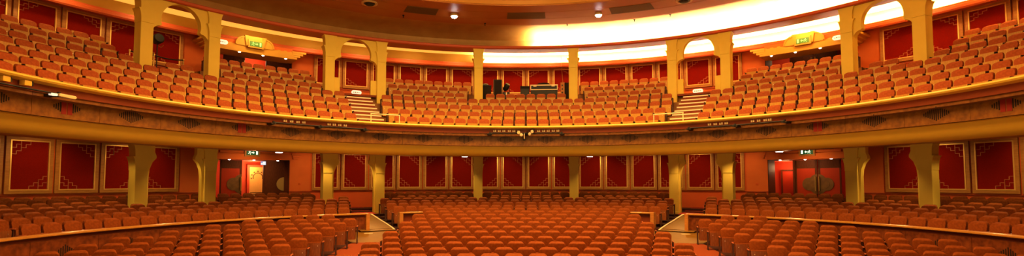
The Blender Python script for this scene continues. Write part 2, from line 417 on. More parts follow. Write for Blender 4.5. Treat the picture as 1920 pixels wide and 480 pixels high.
# ------------------------------------------------------------------ wall panels
def panel(r, pidx, z0, z1, lab, group):
    ph = (pidx+.5)*A; w = 2*r*math.sin(R_(A/2))
    t = thing('wall_panel', lab, 'wall panel', r-.03, ph, z0, group)
    h = z1-z0; x0, x1 = -w/2+.035, w/2-.035; fw = .125; bd = .04
    b = MB()
    b.box(x0, x0+fw, -.05, .02, 0, h); b.box(x1-fw, x1, -.05, .02, 0, h); b.box(x0+fw, x1-fw, -.05, .02, 0, fw); b.box(x0+fw, x1-fw, -.05, .02, h-fw, h)
    b.build('frame', 'frame_wood', t)
    a0, a1, c0, c1 = x0+fw, x1-fw, fw, h-fw
    b = MB()
    b.box(a0, a0+bd, -.065, .0, c0, c1); b.box(a1-bd, a1, -.065, .0, c0, c1); b.box(a0+bd, a1-bd, -.065, 0, c0, c0+bd); b.box(a0+bd, a1-bd, -.065, 0, c1-bd, c1)
    b.build('gold_moulding', 'gold', t)
    b = MB(); b.box(a0+bd, a1-bd, -.02, .01, c0+bd, c1-bd); b.build('red_field', 'panel_red', t)
    fx0, fx1, fz0, fz1 = a0+bd, a1-bd, c0+bd, c1-bd
    sx = (fx1-fx0)*.125; sz = (fz1-fz0)*.068; th = .009
    def orn(cx, cz, dx, dz):
        b = MB()
        def seg(u0, v0, u1, v1):
            xa, xb = sorted((cx+dx*u0*sx, cx+dx*u1*sx)); za, zb = sorted((cz+dz*v0*sz, cz+dz*v1*sz))
            b.box(xa-th, xb+th, -.034, -.019, za-th, zb+th)
        for p in ([(0,4),(1,4),(1,3),(2,3),(2,2),(3,2),(3,1),(4,1),(4,0)], [(0,2),(1,2),(1,1),(2,1)], [(2,0),(2,3)]):
            for (u0, v0), (u1, v1) in zip(p, p[1:]): seg(u0, v0, u1, v1)
        b.build('stepped_ornament', 'ornament', t)
    if pidx % 2 == 0: orn(fx0, fz1, 1, -1); orn(fx1, fz0, -1, 1)
    else: orn(fx1, fz1, -1, -1); orn(fx0, fz0, 1, 1)
for p in list(range(-17, -12)) + list(range(-8, 8)) + list(range(12, 17)):
    side = 'left' if p < 0 else 'right'; k = -p if p < 0 else p+1
    if k <= 8: where = '%s to the %s of centre' % (ORD[k], side)
    else: where = '%s beyond the %s exit' % (ORD[k-12], side)
    panel(19.75, p, -.43, 1.665, 'red panel with stepped gold corners behind the stalls, '+where, 'stalls wall panels')
    panel(19.75, p, 5.20, 6.84, 'red panel with stepped gold corners behind the balcony, '+where, 'balcony wall panels')

# ------------------------------------------------------------------ columns and arches
def qcurve(x0, z0, x1, z1, n=7, flip=False):     # quarter-ellipse flare from (x0,z0) up to (x1,z1)
    out = []
    for i in range(n+1):
        a = math.pi/2*i/n
        out.append((x0+(x1-x0)*(1-math.cos(a)), z0+(z1-z0)*math.sin(a)))
    return out
def flare(z0, zb, z1, hs, ha, hn, ht):
    right = [(hs, z0)] + qcurve(hs, zb-.52, ha, zb) + [(ha, zb+.03)] + qcurve(hn, zb+.03, ht, z1)
    return right
def column(kk, s, lower):
    ph = s*kk*A
    side = 'left' if s < 0 else 'right'
    pos = {2: 'just %s of the centre axis' % side, 6: 'on the inner side of the %s aisle' % side, 8: 'on the outer side of the %s aisle' % side,
           12: 'just past the %s exit doors' % side, 14: 'outermost on the %s' % side}[kk]
    lab = ('cream column holding up the balcony, ' if lower else 'cream column standing on the balcony, ') + pos
    zf, zb, zt = (-1.58, .96, 1.47) if lower else (3.86, 6.63, 7.16)
    t = thing('column', lab, 'column', 16.66, ph, zf, 'stalls columns' if lower else 'balcony columns')
    hs = .225
    b = MB(); b.box(-hs, hs, -.24, .24, 0, zb-.52-zf); b.box(-hs-.02, hs+.02, -.26, .26, 0, .12)
    b.build('shaft', 'plaster_cream', t, bevel=.012, seg=1)
    rt = qcurve(hs, zb-.52-zf, .335, zb-zf)
    b = MB(); b.prism([(-x, z) for x, z in rt] + rt[::-1] if False else [(x, z) for x, z in rt] + [(-x, z) for x, z in rt[::-1]], -.255, .255)
    b.build('capital', 'plaster_cream', t)
    rt = qcurve(.235, zb-zf, .335, zt-zf)
    b = MB(); b.prism([(x, z) for x, z in rt] + [(-x, z) for x, z in rt[::-1]], -.235, .235)
    b.build('impost_block', 'plaster_cream', t)
    if kk in (6, 8, 12, 14):                      # haunch towards the partner column
        inn = (1 if kk in (6, 12) else -1)*s
        b = MB()
        if lower:
            z0 = zb-zf
            pr = [(.20, 0), (.30, 0), (.30, z0-.75), (.33, z0-.45), (.42, z0-.2), (.56, z0-.03), (.56, z0+.05), (.50, z0+.2), (.50, zt-zf-.01), (.2, zt-zf-.01)]
            b.prism([(inn*x, z) for x, z in pr], -.12, .16)
            b.build('arch_haunch', 'plaster_cream', t)
        elif kk in (6, 8):
            b.box(min(inn*.2, inn*.52), max(inn*.2, inn*.52), -.10, .14, .5, 1.28)
            b.build('low_wall', 'plaster_cream', t)
for kk in COLK:
    for s in (-1, 1):
        for lo in (True, False): column(kk, s, lo)
def arch(kmid, s):
    side = 'left' if s < 0 else 'right'
    lab = 'cream keyhole arch over the %s balcony %s' % (side, 'stairs' if kmid == 7 else 'side passage')
    half = 16.66*math.sin(R_(A)) - .2
    t = thing('keyhole_arch', lab, 'arch', 16.66*math.cos(R_(A)), s*kmid*A, 5.7, 'keyhole arches')
    zc, rad, zt = 6.41, .75, 7.155
    for sd, nm in ((-1, 'left'), (1, 'right')):
        pts = [(0, zt), (0, min(zt-.01, zc+rad-.01))]
        for i in range(1, 15):
            a = R_(90 - i*107/14); pts.append((rad*math.cos(a), min(zt-.01, zc+rad*math.sin(a)-.01)))
        px, pz = pts[-1]
        for i in range(0, 9):
            a = math.pi/2*i/8; pts.append((px+.05+(half-px-.05)*math.sin(a), 5.72+(pz-.05-5.72)*math.cos(a)))
        pts += [(half+.02, 5.72), (half+.02, zt)]
        b = MB(); b.prism([(sd*x, z-5.7) for x, z in pts], -.13, .15)
        b.build('arch_half', 'plaster_cream', t)
for km in (7, 13):
    for s in (-1, 1): arch(km, s)

# ------------------------------------------------------------------ balcony fascia, stalls parapet
def fascia_panel(r, k, z0, z1, lab, nm, cat, group, m, gh, gz, red=False):
    ph = k*A; t = thing(nm, lab, cat, r, ph, z0, group)
    n = 9; vs = []; w = math.degrees(.004/r)
    b = MB()
    for i in range(n+1):
        a = R_(-A+w + (2*A-2*w)*i/n)
        for rr, z in ((r, 0), (r, z1-z0), (r+.05, z1-z0), (r+.05, 0)): vs.append((rr*math.sin(a), rr*math.cos(a)-r, z))
    fs = []
    for i in range(n):
        for j in range(4): fs.append((i*4+j, i*4+(j+1) % 4, (i+1)*4+(j+1) % 4, (i+1)*4+j))
    fs += [(3,2,1,0), (n*4, n*4+1, n*4+2, n*4+3)]
    b.add(vs, fs); b.build('panel', m, t)
    b = MB(); N = 7
    for i in range(-N+1, N):
        if red and abs(i) <= 2: continue
        hh = gh*(1-abs(i)/N)/2+.012; a = math.asin(i*.057/r); cx, cy = r*math.sin(a), r*math.cos(a)-r
        b.box(cx-.013, cx+.013, cy-.008, cy+.02, gz-hh, gz+hh)
    b.build('slotted_grille', 'slot', t)
    if red:
        for x0 in (-.145, .015):
            b = MB(); b.box(x0, x0+.13, -.008, .02, gz-gh*.47, gz+gh*.47); b.build('red_insert', 'insert_red', t)
for k in range(-21, 22, 2):
    side = 'left' if k < 0 else 'right'; j = (abs(k)+1)//2
    red = abs(k) in (13, 19)
    if abs(k) < 22:
        fascia_panel(11.80, k, 1.61, 2.175, 'burl wood balcony front panel with %s slotted grille, %s %s of centre' % ('red-centred' if red else 'diamond', ORD[j], side), 'balcony_front_panel', 'front panel', 'balcony front panels', 'burl', .38, .29, red)
    if abs(k) >= 9:
        fascia_panel(11.66, k, -2.45, -1.42, 'burl wood stalls parapet panel with diamond grille, %s beyond the %s aisle gate' % (ORD[(abs(k)-7)//2], side), 'parapet_panel', 'parapet panel', 'stalls parapet panels', 'burl_dark', .50, .62)
for s, nm in ((-1, 'left'), (1, 'right')):
    pa = s*33.6
    rail = [(11.62,-1.34),(11.56,-1.31),(11.56,-1.28),(11.60,-1.26),(11.78,-1.26),(11.82,-1.29),(11.80,-1.34)]
    lathe('parapet_rail_'+nm, rail, pa, s*95, 'rail_wood', closed=True)
    lathe('parapet_band_'+nm, [(11.74,-1.34),(11.72,-1.42),(11.74,-1.44),(11.80,-1.44),(11.82,-2.45),(11.86,-2.45),(11.86,-1.34)], pa, s*95, 'fascia_red', closed=True)
    b = MB(); aring(b, 11.66, 11.72, -2.3, -1.42, pa, s*8*A); b.build('parapet_infill_'+nm, 'burl_dark', kind='structure')
    for q, (a0, a1) in enumerate(((pa-s*.15, pa+s*.55), (s*26.5, s*27.25))):
        b = MB(); lathe_add(b, [(11.5,-2.2),(11.5,-1.27),(11.86,-1.27),(11.86,-2.2)], a0, a1, .3, True)
        o = b.build('gate_post', 'frame_wood'); tag(o, 'wooden post at the %s side of the %s stalls aisle gate' % ('outer' if q == 0 else 'inner', nm), 'post', 'gate posts')
b = MB(); lathe_add(b, rail, -27.2, 27.2, 1, True); b.build('parapet_rail_centre', 'rail_wood', kind='structure')
b = MB(); lathe_add(b, [(11.74,-1.34),(11.74,-2.0),(11.8,-2.0),(11.8,-1.34)], -27.2, 27.2, 1, True); b.build('parapet_band_centre', 'fascia_red', kind='structure')

# ------------------------------------------------------------------ balcony stairs
for s, nm in ((-1, 'left'), (1, 'right')):
    t = thing('balcony_stairs', 'flight of pale-edged steps up the balcony between blocks on the '+nm, 'stairs', 11.9, s*31.2, 2.0, 'balcony stairs')
    base = t.matrix_world
    Mi = (Matrix.Translation(t.location) @ Matrix.Rotation(t.rotation_euler.z, 4, 'Z')).inverted()
    for i in range(10):
        r0 = 12.02+i*.46; z = 2.14+i*.228; pin = 28.55; pout = 34.7-.1*i
        b = MB(); lathe_add(b, [(r0, z-.26), (r0, z), (r0+.52, z), (r0+.52, z-.26)], s*pin, s*pout, 1, True)
        b.v = [tuple(Mi @ Vector(v)) for v in b.v]; st = b.build('step', 'stair_red', t)
        b = MB(); lathe_add(b, [(r0-.012, z-.055), (r0-.012, z+.006), (r0+.05, z+.006), (r0+.05, z-.055)], s*pin, s*pout, 1, True)
        b.v = [tuple(Mi @ Vector(v)) for v in b.v]; b.build('nosing', 'nosing', st)
    b = MB(); aring(b, 16.55, 19.78, 4.30, 4.40, s*26.8, s*35.1); b.build('stair_landing_'+nm, 'stair_red', kind='structure')
    # low safety rail at the foot of the stairs
    t = thing('safety_rail', 'low cream safety rail at the foot of the %s balcony stairs' % nm, 'handrail', 11.66, s*30.3, 2.47, 'safety rails')
    b = MB(); b.tube([(-.62, 0, .36), (.62, 0, .36)], .022); b.build('top_bar', 'cream_metal', t)
    for x in (-.6, .6):
        b = MB(); b.tube([(x, 0, 0), (x, 0, .36)], .02); b.build('post', 'cream_metal', t)
    # exit lozenge sign on the dado
    t = thing('lozenge_sign', 'white rounded sign on the dado above the %s balcony stairs' % nm, 'sign', 19.72, s*28.65, 5.0, 'lozenge signs')
    def loz(w, h, n=8):
        o = []
        for i in range(n+1): a = R_(-90+180*i/n); o.append((w/2-h/2+h/2*math.cos(a), h/2*math.sin(a)))
        for i in range(n+1): a = R_(90+180*i/n); o.append((-w/2+h/2+h/2*math.cos(a), h/2*math.sin(a)))
        return o
    b = MB(); b.prism(loz(.55, .22), -.03, .04); b.build('sign_plate', 'white_sign', t)
    b = MB()
    for x, w in ((-.17, .05), (-.10, .03), (-.05, .05), (.02, .03), (.07, .04), (.15, .03)):
        b.box(x-w/2, x+w/2, -.034, -.029, -.028, .028)
    b.build('lettering', 'sign_text', t)

# ------------------------------------------------------------------ exit bays
def arch_strip(b, cx, cz, r0, r1, a0, a1, y0, y1, n=12, sx=1):
    for i in range(n):
        u, v = R_(a0+(a1-a0)*i/n), R_(a0+(a1-a0)*(i+1)/n)
        b.prism([(cx+sx*r0*math.cos(u), cz+r0*math.sin(u)), (cx+sx*r1*math.cos(u), cz+r1*math.sin(u)), (cx+sx*r1*math.cos(v), cz+r1*math.sin(v)), (cx+sx*r0*math.cos(v), cz+r0*math.sin(v))], y0, y1)
def quatrefoil(w, h, n=10):
    pts = []
    cs = [(w*.27, 0, -75, 75, h*.33), (0, h*.2, 25, 155, h*.30), (-w*.27, 0, 105, 255, h*.33), (0, -h*.2, 205, 335, h*.30)]
    for cx, cz, a0, a1, r in cs:
        for i in range(n+1):
            a = R_(a0+(a1-a0)*i/n); pts.append((cx+r*math.cos(a)*(w*.23/(h*.33) if cz == 0 else w*.25/(h*.30)), cz+r*math.sin(a)))
    return pts
dn = [0]
def exit_bay(s, lower):
    side = 'left' if s < 0 else 'right'; lev = 'stalls' if lower else 'balcony'
    zf = -1.40 if lower else 4.6; zl = 1.135 if lower else 6.24; ztop = 1.76 if lower else 7.0
    rb = 21.0; zc = zl if lower else 6.85
    # recess shell
    b = MB()
    lathe_add(b, [(19.8, zl), (19.8, ztop)], s*38.4, s*48.85)
    if not lower: lathe_add(b, [(18.72, zl+.1), (18.72, 6.75)], s*39.3, s*51)
    b.build('wall_above_exit_%s_%s' % (side, lev), 'wall_orange', kind='structure')
    b = MB()
    for ph in (38.5, 48.75): lathe_add(b, [(19.8, zf-.5), (rb+.05, zf-.5), (rb+.05, zc+.05), (19.8, zc+.05)], s*ph-.08, s*ph+.08, .3, True)
    lathe_add(b, [(19.8, zl), (19.8, zc), (rb+2.4, zc)], s*38.5, s*48.75)
    lathe_add(b, [(19.8, zf), (rb+2.4, zf)], s*38.5, s*48.75)
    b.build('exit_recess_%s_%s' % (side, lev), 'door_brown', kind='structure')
    # lintel and trim
    tr = MB(); off = .0
    if lower:
        aring(tr, 19.55, 19.8, zl-.03, zl+.25, s*40.2, s*49.3); aring(tr, 19.60, 19.8, zl+.30, zl+.40, s*39.5, s*43.2); aring(tr, 19.60, 19.8, zl+.30, zl+.40, s*45.0, s*48.2)
        for i in range(4): aring(tr, 19.66, 19.8, zl+.38-i*.11, zl+.47-i*.11, s*36.6+s*i*.27, s*38.4-s*i*.1, .5)
    else:
        R1 = 18.62
        aring(tr, R1, 19.85, zl-.02, zl+.20, s*39.2, s*50.2); aring(tr, R1+.04, 18.9, zl+.20, zl+.33, s*38.4, s*43.6); aring(tr, R1+.04, 18.9, zl+.20, zl+.33, s*46.0, s*50.8)
        aring(tr, R1+.10, 18.9, zl+.33, zl+.38, s*38.0, s*51.5)
        for i in range(4): aring(tr, R1+.02, 19.8, zl+.30-i*.105, zl+.395-i*.105, s*(37.3+i*.45), s*39.4, .5); aring(tr, R1+.02, 19.8, zl+.30-i*.105, zl+.395-i*.105, s*50.1, s*(52.0-i*.45), .5)
        M = Matrix.Translation(P(R1+.02, s*44.8, zl+.30)) @ Matrix.Rotation(-R_(s*44.8), 4, 'Z')
        c = MB()
        for sx in (-1, 1):
            arch_strip(c, sx*.46, .03, .36, .43, 0 if sx > 0 else 90, 90 if sx > 0 else 180, -.06, .2)
            c.prism([(sx*.44, 0), (sx*.84, 0), (sx*.80, .16), (sx*.71, .29), (sx*.58, .37), (sx*.44, .39)], -.03, .2)
            c.prism([(sx*.33, 0), (sx*.42, 0), (sx*.50, .50), (sx*.33, .50)], -.09, .2)
        c.box(-.36, .36, -.02, .2, 0, .50)
        tr.add(c.v, c.f, M)
    tr.build('trim_%d' % (6 + dn[0]), 'wall_orange' if lower else 'plaster_ochre', kind='structure')
    # back: doors at 42.3..48.75, opening or side corridor at 38.5..42.3
    dn[0] += 1
    d = thing('door_%d' % dn[0], 'x', 'x', rb-.05, s*44.15, zf); del d['category']; del d['label']; d['kind'] = 'structure'
    hd = zc-zf-.02; lw = 1.03
    op = -s if False else (1 if s < 0 else -1)     # towards the centre axis in local x
    is_open = (s < 0)
    leaf_mat = 'door_red' if lower else 'door_brown'
    def leaf(sd, closed=True):
        b = MB(); x0, x1 = sorted((sd*.015, sd*lw))
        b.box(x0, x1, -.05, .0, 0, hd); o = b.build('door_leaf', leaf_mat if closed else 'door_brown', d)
        b = MB(); b.box(x0, x1, -.065, -.045, hd-.42, hd); b.box(min(sd*.015, sd*.12), max(sd*.015, sd*.12), -.065, -.045, 0, hd); b.box(min(sd*lw, sd*(lw-.07)), max(sd*lw, sd*(lw-.07)), -.065, -.045, 0, hd)
        b.build('leaf_frame', 'door_brown', o)
        if lower:
            q = [(max(.02, x) if sd > 0 else min(-.02, x), z+1.3) for x, z in quatrefoil(1.42, 1.0)]
            b = MB(); b.prism(q, -.085, -.05); b.build('quatrefoil_plate', 'brass_dark', o)
            q = [(max(.02, x) if sd > 0 else min(-.02, x), z+1.3) for x, z in quatrefoil(1.05, .66)]
            b = MB(); b.prism(q, -.10, -.08); b.build('plate_boss', 'brass_dark', o)
        b = MB(); b.tube([(sd*.08, -.17, .96), (sd*.08, -.17, 1.68)], .032); b.tube([(sd*.08, -.17, 1.0), (sd*.08, -.05, 1.0)], .018, 6); b.tube([(sd*.08, -.17, 1.64), (sd*.08, -.05, 1.64)], .018, 6)
        b.build('pull_handle', 'brass', o)
        return o
    leaf(-op)
    l2 = leaf(op, not is_open)
    if is_open:                                   # swung towards the hall about its outer hinge
        l2.matrix_local = Matrix.Translation((op*lw, -.06, 0)) @ Matrix.Rotation(R_(165), 4, 'Z') @ Matrix.Translation((-op*lw, 0, 0))
        b = MB(); b.box(op*(lw+.02), op*(lw+1.25), -.02, .03, 0, hd); b.build('fixed_panel', 'door_brown', d)
        if lower:
            b = MB(); b.prism([(op*.02+op*max(0, (.36*math.cos(R_(a)))), 1.3+.36*math.sin(R_(a))) for a in range(-90, 91, 15)], .0, .03)
            b.build('half_round_plate', 'brass', l2)
    # lit corridor beyond the opening
    b = MB()
    M = Matrix.Translation(P(rb-.05, s*44.15, zf)) @ Matrix.Rotation(-R_(s*44.15), 4, 'Z')
    xa, xb = sorted((-op*1.4, op*2.75))
    b.box(xa, xb, 1.75, 1.85, 0, hd, M)
    b.box(xa, xa+.05, .02, 1.8, 0, hd, M); b.box(xb-.05, xb, .02, 1.8, 0, hd, M); b.box(xa, xb, .02, 1.8, hd, hd+.05, M)
    b.build('corridor_wall_%s_%s' % (side, lev), 'corridor_red', kind='structure')
    b = MB(); b.box(min(op*1.05, op*1.14), max(op*1.05, op*1.14), -.08, .10, 0, hd, M); b.build('door_jamb_%s_%s' % (side, lev), 'door_brown', kind='structure')
    if lower and s < 0:
        dn2 = thing('inner_door', 'golden door with arched ornament seen lit through the left stalls exit', 'door', 22.45, s*41.0, zf)
        b = MB(); b.box(-.42, .42, 0, .06, 0, 2.22); b.build('door_leaf', 'door_gold', dn2)
        b = MB(); b.box(-.54, -.42, -.03, .08, 0, 2.22); b.box(.42, .54, -.03, .08, 0, 2.22); b.box(-.54, .54, -.03, .08, 2.22, 2.34); b.build('door_frame', 'corridor_red', dn2)
        b = MB()
        arch_strip(b, 0, 1.66, .22, .26, -20, 200, -.03, .01, 18)
        for i in range(7):
            a = R_(-10+200*i/6); b.rev([(.04, 0), (.04, .02)], 8, Matrix.Translation((.33*math.cos(a), 0, 1.66+.33*math.sin(a))) @ Matrix.Rotation(math.pi/2, 4, 'X'))
        b.box(-.36, .36, -.02, .01, .70, .74); b.box(-.36, .36, -.02, .01, .82, .85)
        b.build('arch_ornament', 'brass_dark', dn2)
        dn3 = thing('pictogram_sign', 'small blue and white sign hanging inside the left stalls exit', 'sign', 20.85, s*41.4, zl-.24)
        b = MB(); b.box(-.13, .13, 0, .02, 0, .2); b.build('sign_plate', 'blue_sign', dn3)
        b = MB(); b.box(-.02, .10, -.006, 0, .03, .17); b.box(-.11, -.05, -.006, 0, .03, .10); b.build('pictogram', 'exit_white', dn3)
    if lower and s > 0:
        dn2 = thing('inner_door_frame', 'red framed doorway inside the passage left of the right stalls exit doors', 'doorway', 22.5, 39.6, zf)
        b = MB(); b.box(-.38, .38, 0, .05, 0, 2.0); b.build('door_leaf', 'door_red', dn2)
        b = MB(); b.box(-.46, -.38, -.04, .08, 0, 2.0); b.box(.38, .46, -.04, .08, 0, 2.0); b.box(-.46, .46, -.04, .08, 2.0, 2.08); b.build('door_frame', 'door_brown', dn2)
    # corridor light
    l = bpy.data.lights.new('corridor_lamp', 'POINT'); l.energy = {(1, -1): 60, (1, 1): 34, (0, -1): 40, (0, 1): 10}[(1 if lower else 0, s)]; l.color = (1, .62, .30); l.shadow_soft_size = .15
    lo = bpy.data.objects.new('corridor_lamp', l); COL.objects.link(lo); lo.location = M @ Vector((op*.75 if s < 0 else op*1.8, .9, hd-.35))
    l = bpy.data.lights.new('recess_lamp', 'SPOT'); l.energy = 45 if lower else 22; l.color = (1, .62, .28); l.spot_size = R_(150); l.shadow_soft_size = .1
    lo = bpy.data.objects.new('recess_lamp', l); COL.objects.link(lo); lo.location = P(19.95, s*43, zc-.12); lo.rotation_euler = (R_(45), 0, -R_(s*44))
    # exit sign
    zs = zl+.30 if lower else zl+.40
    rs, pss = (19.52, s*44.0) if lower else (18.56, s*44.8)
    t = thing('exit_sign', 'green running-figure exit sign above the %s %s doors' % (side, lev), 'exit sign', rs, pss, zs-.12, 'exit signs')
    b = MB(); b.box(-.36, .36, -.05, .06, -.05, .33); b.build('housing', 'frame_wood' if lower else 'plaster_ochre', t)
    b = MB(); b.box(-.28, .28, -.062, -.045, .02, .26); b.build('green_panel', 'exit_green' if lower else 'exit_pale', t)
    b = MB(); y0, y1 = -.07, -.06
    b.prism([(-.05,.12),(.03,.12),(.03,.08),(.09,.14),(.03,.20),(.03,.16),(-.05,.16)] if s < 0 else [(.05,.12),(-.03,.12),(-.03,.08),(-.09,.14),(-.03,.20),(-.03,.16),(.05,.16)], y0, y1)
    fx = -.13 if s < 0 else .13
    b.rev([(.02, 0), (.02, .01)], 8, Matrix.Translation((fx, -.06, .215)) @ Matrix.Rotation(math.pi/2, 4, 'X'))
    for (u0, v0), (u1, v1) in (((fx, .19), (fx-.02, .13)), ((fx, .18), (fx+.05, .15)), ((fx, .18), (fx-.06, .17)), ((fx-.02, .13), (fx+.03, .09)), ((fx+.03, .09), (fx+.02, .04)), ((fx-.02, .13), (fx-.08, .07))):
        b.tube([(u0, -.065, v0), (u1, -.065, v1)], .011, 5)
    dx = .2 if s < 0 else -.2
    b.box(dx-.04, dx+.04, y0, y1, .05, .23)
    b.build('pictogram', 'exit_white' if lower else 'exit_lime', t)
    # small downlights under the lintel
    for i, ph in enumerate((40.3, 43.6, 46.9)):
        b = MB(); b.rev([(.045, 0), (.06, .03)], 10); o = b.build('lintel_downlight', 'lamp_white')
        o.location = P(19.68 if lower else 18.70, s*ph, zl-.06); tag(o, 'tiny bright downlight under the %s %s exit lintel, %s from centre' % (side, lev, ORD[i+1]), 'downlight', 'lintel downlights')
    if not lower:
        t = thing('lozenge_sign', 'white rounded sign on the lintel beyond the %s balcony exit sign' % side, 'sign', 18.56, s*49.3, zl+.27, 'lozenge signs')
        o = []
        b = MB(); b.prism(loz(.42, .2), -.03, .04); b.build('sign_plate', 'white_sign', t)
        b = MB()
        for x, w in ((-.10, .04), (-.02, .05), (.07, .04)): b.box(x-w/2, x+w/2, -.034, -.029, -.022, .022)
        b.build('lettering', 'sign_text', t)
for lo in (True, False):
    for s in (-1, 1): exit_bay(s, lo)

# ------------------------------------------------------------------ ceiling fittings
for i, (a0, a1) in enumerate(((-24.4, -18.1), (-3.8, 4.0), (17.2, 25.4))):
    b = MB(); aring(b, 13.12, 14.07, 8.085, 8.12, a0, a1)
    for k in range(1, 12): lathe_add(b, [(13.14+k*.078, 8.08), (13.17+k*.078, 8.08)], a0, a1)
    o = b.build('ceiling_vent', 'vent_grey'); tag(o, 'grey slotted air vent in the ceiling ring, '+('left', 'centre', 'right')[i]+' of three', 'vent', 'ceiling vents')
for ph, nm in ((-14.6, 'left'), (14.8, 'right')):
    t = thing('ceiling_lamp', 'bright round lamp in the ceiling ring, %s of two' % nm, 'ceiling light', 13.66, ph, 7.98, 'ceiling lamps')
    b = MB(); b.rev([(.17, .12), (.19, .05), (.17, 0)], 16); b.build('lamp_housing', 'lamp_trim', t)
    b = MB(); b.rev([(.02, -.09), (.11, -.07), (.155, 0), (.155, .02)], 16); b.build('bulb', 'lamp_hot', t)
for ph, nm in ((-31.5, 'left'), (31.5, 'right')):
    t = thing('ceiling_spotlight', 'dark round recessed spotlight in the ceiling ring on the %s' % nm, 'spotlight', 13.5, ph, 8.04, 'recessed spotlights')
    b = MB(); b.rev([(.36, .06), (.36, 0), (.27, 0), (.25, .05)], 24); b.build('trim_ring', 'lamp_trim', t)
    b = MB(); b.rev([(.25, .03), (.18, -.05), (.10, -.07)], 20); b.build('lamp_head', 'black', t)
for i, (r, ph, z) in enumerate(((14.6, -24, 8.07), (14.9, -8, 8.07), (15.5, 8, 8.19), (15.7, 20.5, 8.2), (15.6, 27, 8.19))):
    b = MB(); b.rev([(.05, .03), (.05, 0), (.02, -.02), (.02, -.08), (.045, -.09)], 10); o = b.build('sprinkler_head', 'black')
    o.location = P(r, ph, z); tag(o, 'small dark sprinkler head on the ceiling, %s from the left' % ORD[i+1], 'sprinkler', 'sprinkler heads')
for i, ph in enumerate((-45.0, -11.8, 12.3, 45.1)):
    r = 15.0; z = 1.16+(r-12.9)*.0746
    t = thing('soffit_light', 'round glowing downlight under the balcony, %s from the left' % ORD[i+1], 'downlight', r, ph, z-.03, 'under-balcony downlights')
    b = MB(); b.rev([(.19, .05), (.19, 0), (.15, -.01)], 20); b.build('trim_ring', 'lamp_trim', t)
    b = MB(); b.rev([(.15, -.005), (.13, -.03)], 20); b.build('diffuser', 'lamp_white', t)

# ------------------------------------------------------------------ lighting bars on the balcony front
def light_bar(p0, p1, lab, socks, lamp=False):
    pm = (p0+p1)/2; t = thing('lighting_bar', lab, 'lighting bar', 11.5, pm, 2.12, 'lighting bars')
    pts = []; n = 12
    for i in range(n+1):
        a = R_(p0+(p1-p0)*i/n-pm); pts.append((11.5*math.sin(a), 11.5*math.cos(a)-11.5, .04))
    b = MB(); b.tube(pts, .024, 8); b.build('bar', 'black', t)
    for i in ((0, n) if abs(p1-p0) < 12 else (0, n//2, n)):
        a = R_(p0+(p1-p0)*i/n-pm); M = Matrix.Translation((11.5*math.sin(a), 11.5*math.cos(a)-11.5, 0)) @ Matrix.Rotation(-a, 4, 'Z')
        b = MB(); b.box(-.10, .10, -.03, .30, -.02, .03, M); b.box(-.03, .03, -.03, .03, -.03, .09, M); b.build('bracket', 'black', t)
    for ph in socks:
        a = R_(ph-pm); M = Matrix.Translation((11.70*math.sin(a), 11.70*math.cos(a)-11.5, .155)) @ Matrix.Rotation(-a, 4, 'Z')
        b = MB(); b.box(-.065, -.015, -.03, .02, -.03, .04, M); b.box(.012, .06, -.03, .02, -.03, .045, M); b.box(-.07, .065, -.022, .02, -.04, -.028, M)
        b.build('socket', 'cream_metal', t)
    return t
light_bar(-52.6, -34.6, 'black lighting bar on the balcony front left of centre', [-50, -48.8, -47.6, -46.5, -41.6, -40.6, -39.5, -38.4])
light_bar(34.6, 52.6, 'black lighting bar on the balcony front right of centre', [38.4, 39.5, 40.6, 41.6, 46.5, 47.6, 48.8, 49.6])
light_bar(-7.9, 7.9, 'black lighting bar at the middle of the balcony front', [-6.8, -5.8, -4.8, -3.6, -2.6, -1.6, 2.8, 3.9, 4.9, 6.0, 7.0])
tb = light_bar(-96, -86.5, 'black lighting bar at the far left of the balcony front', [])
t = thing('strip_lamp', 'cream strip lamp fixed at the end of the far left lighting bar', 'lamp', 11.5, -85.6, 2.13)
b = MB(); b.prism([(-.22,-.03),(.20,-.045),(.24,0),(.20,.04),(-.22,.045)], -.08, .06); b.build('lamp_body', 'cream_metal', t, bevel=.012)
b = MB(); b.box(-.40, -.24, -.04, .05, -.03, .03); b.build('end_cap', 'white_sign', t, bevel=.01)
for i, ph in enumerate((-90.1, -92.7)):
    t = thing('junction_box', 'yellow junction box on the far left balcony front, '+('nearer the strip lamp', 'nearest the photo edge')[i], 'junction box', 11.62, ph, 2.24, 'junction boxes')
    b = MB(); b.box(-.09, .09, -.06, .08, 0, .12); b.build('box_body', 'rail_gold', t, bevel=.01)
    b = MB(); b.box(.09, .14, -.05, .08, .01, .12); b.build('box_side', 'black', t)
def spot(r, ph, z, yaw, lab, s=1.0, group=None):
    t = thing('stage_spotlight', lab, 'spotlight', r, ph, z, group, rot=-R_(ph)+yaw)
    M = Matrix.Rotation(R_(105), 4, 'X')
    b = MB(); b.rev([(.05*s, -.12*s), (.085*s, -.08*s), (.09*s, .10*s), (.10*s, .14*s)], 14, M); b.build('lamp_body', 'black', t)
    b = MB(); b.rev([(.10*s, .142*s), (.075*s, .15*s), (.03*s, .155*s)], 14, M); b.build('lens', 'cream_metal', t)
    b = MB(); b.tube([(-.11*s, 0, 0), (-.11*s, 0, .12*s), (0, 0, .17*s), (.11*s, 0, .12*s), (.11*s, 0, 0)], .014*s, 6); b.build('yoke', 'black', t)
    return t
for i, (ph, z, yw) in enumerate(((-1.75, 2.20, .3), (-.9, 2.10, -.2), (.6, 2.14, .5), (1.6, 2.24, -.4))):
    spot(11.42, ph, z, yw, 'small black spotlight clamped at the balcony front middle, %s from left' % ORD[i+1], .75, 'centre spotlights')
t = thing('clamp_arm', 'short cream arm hanging below the middle lighting bar', 'bracket', 11.45, -.35, 1.86)
b = MB(); b.tube([(0, 0, 0), (0, 0, .28)], .02); b.build('arm', 'cream_metal', t)
b = MB(); b.rev([(.02, -.04), (.05, -.02), (.05, .03), (.02, .05)], 10); b.build('arm_head', 'black', t)

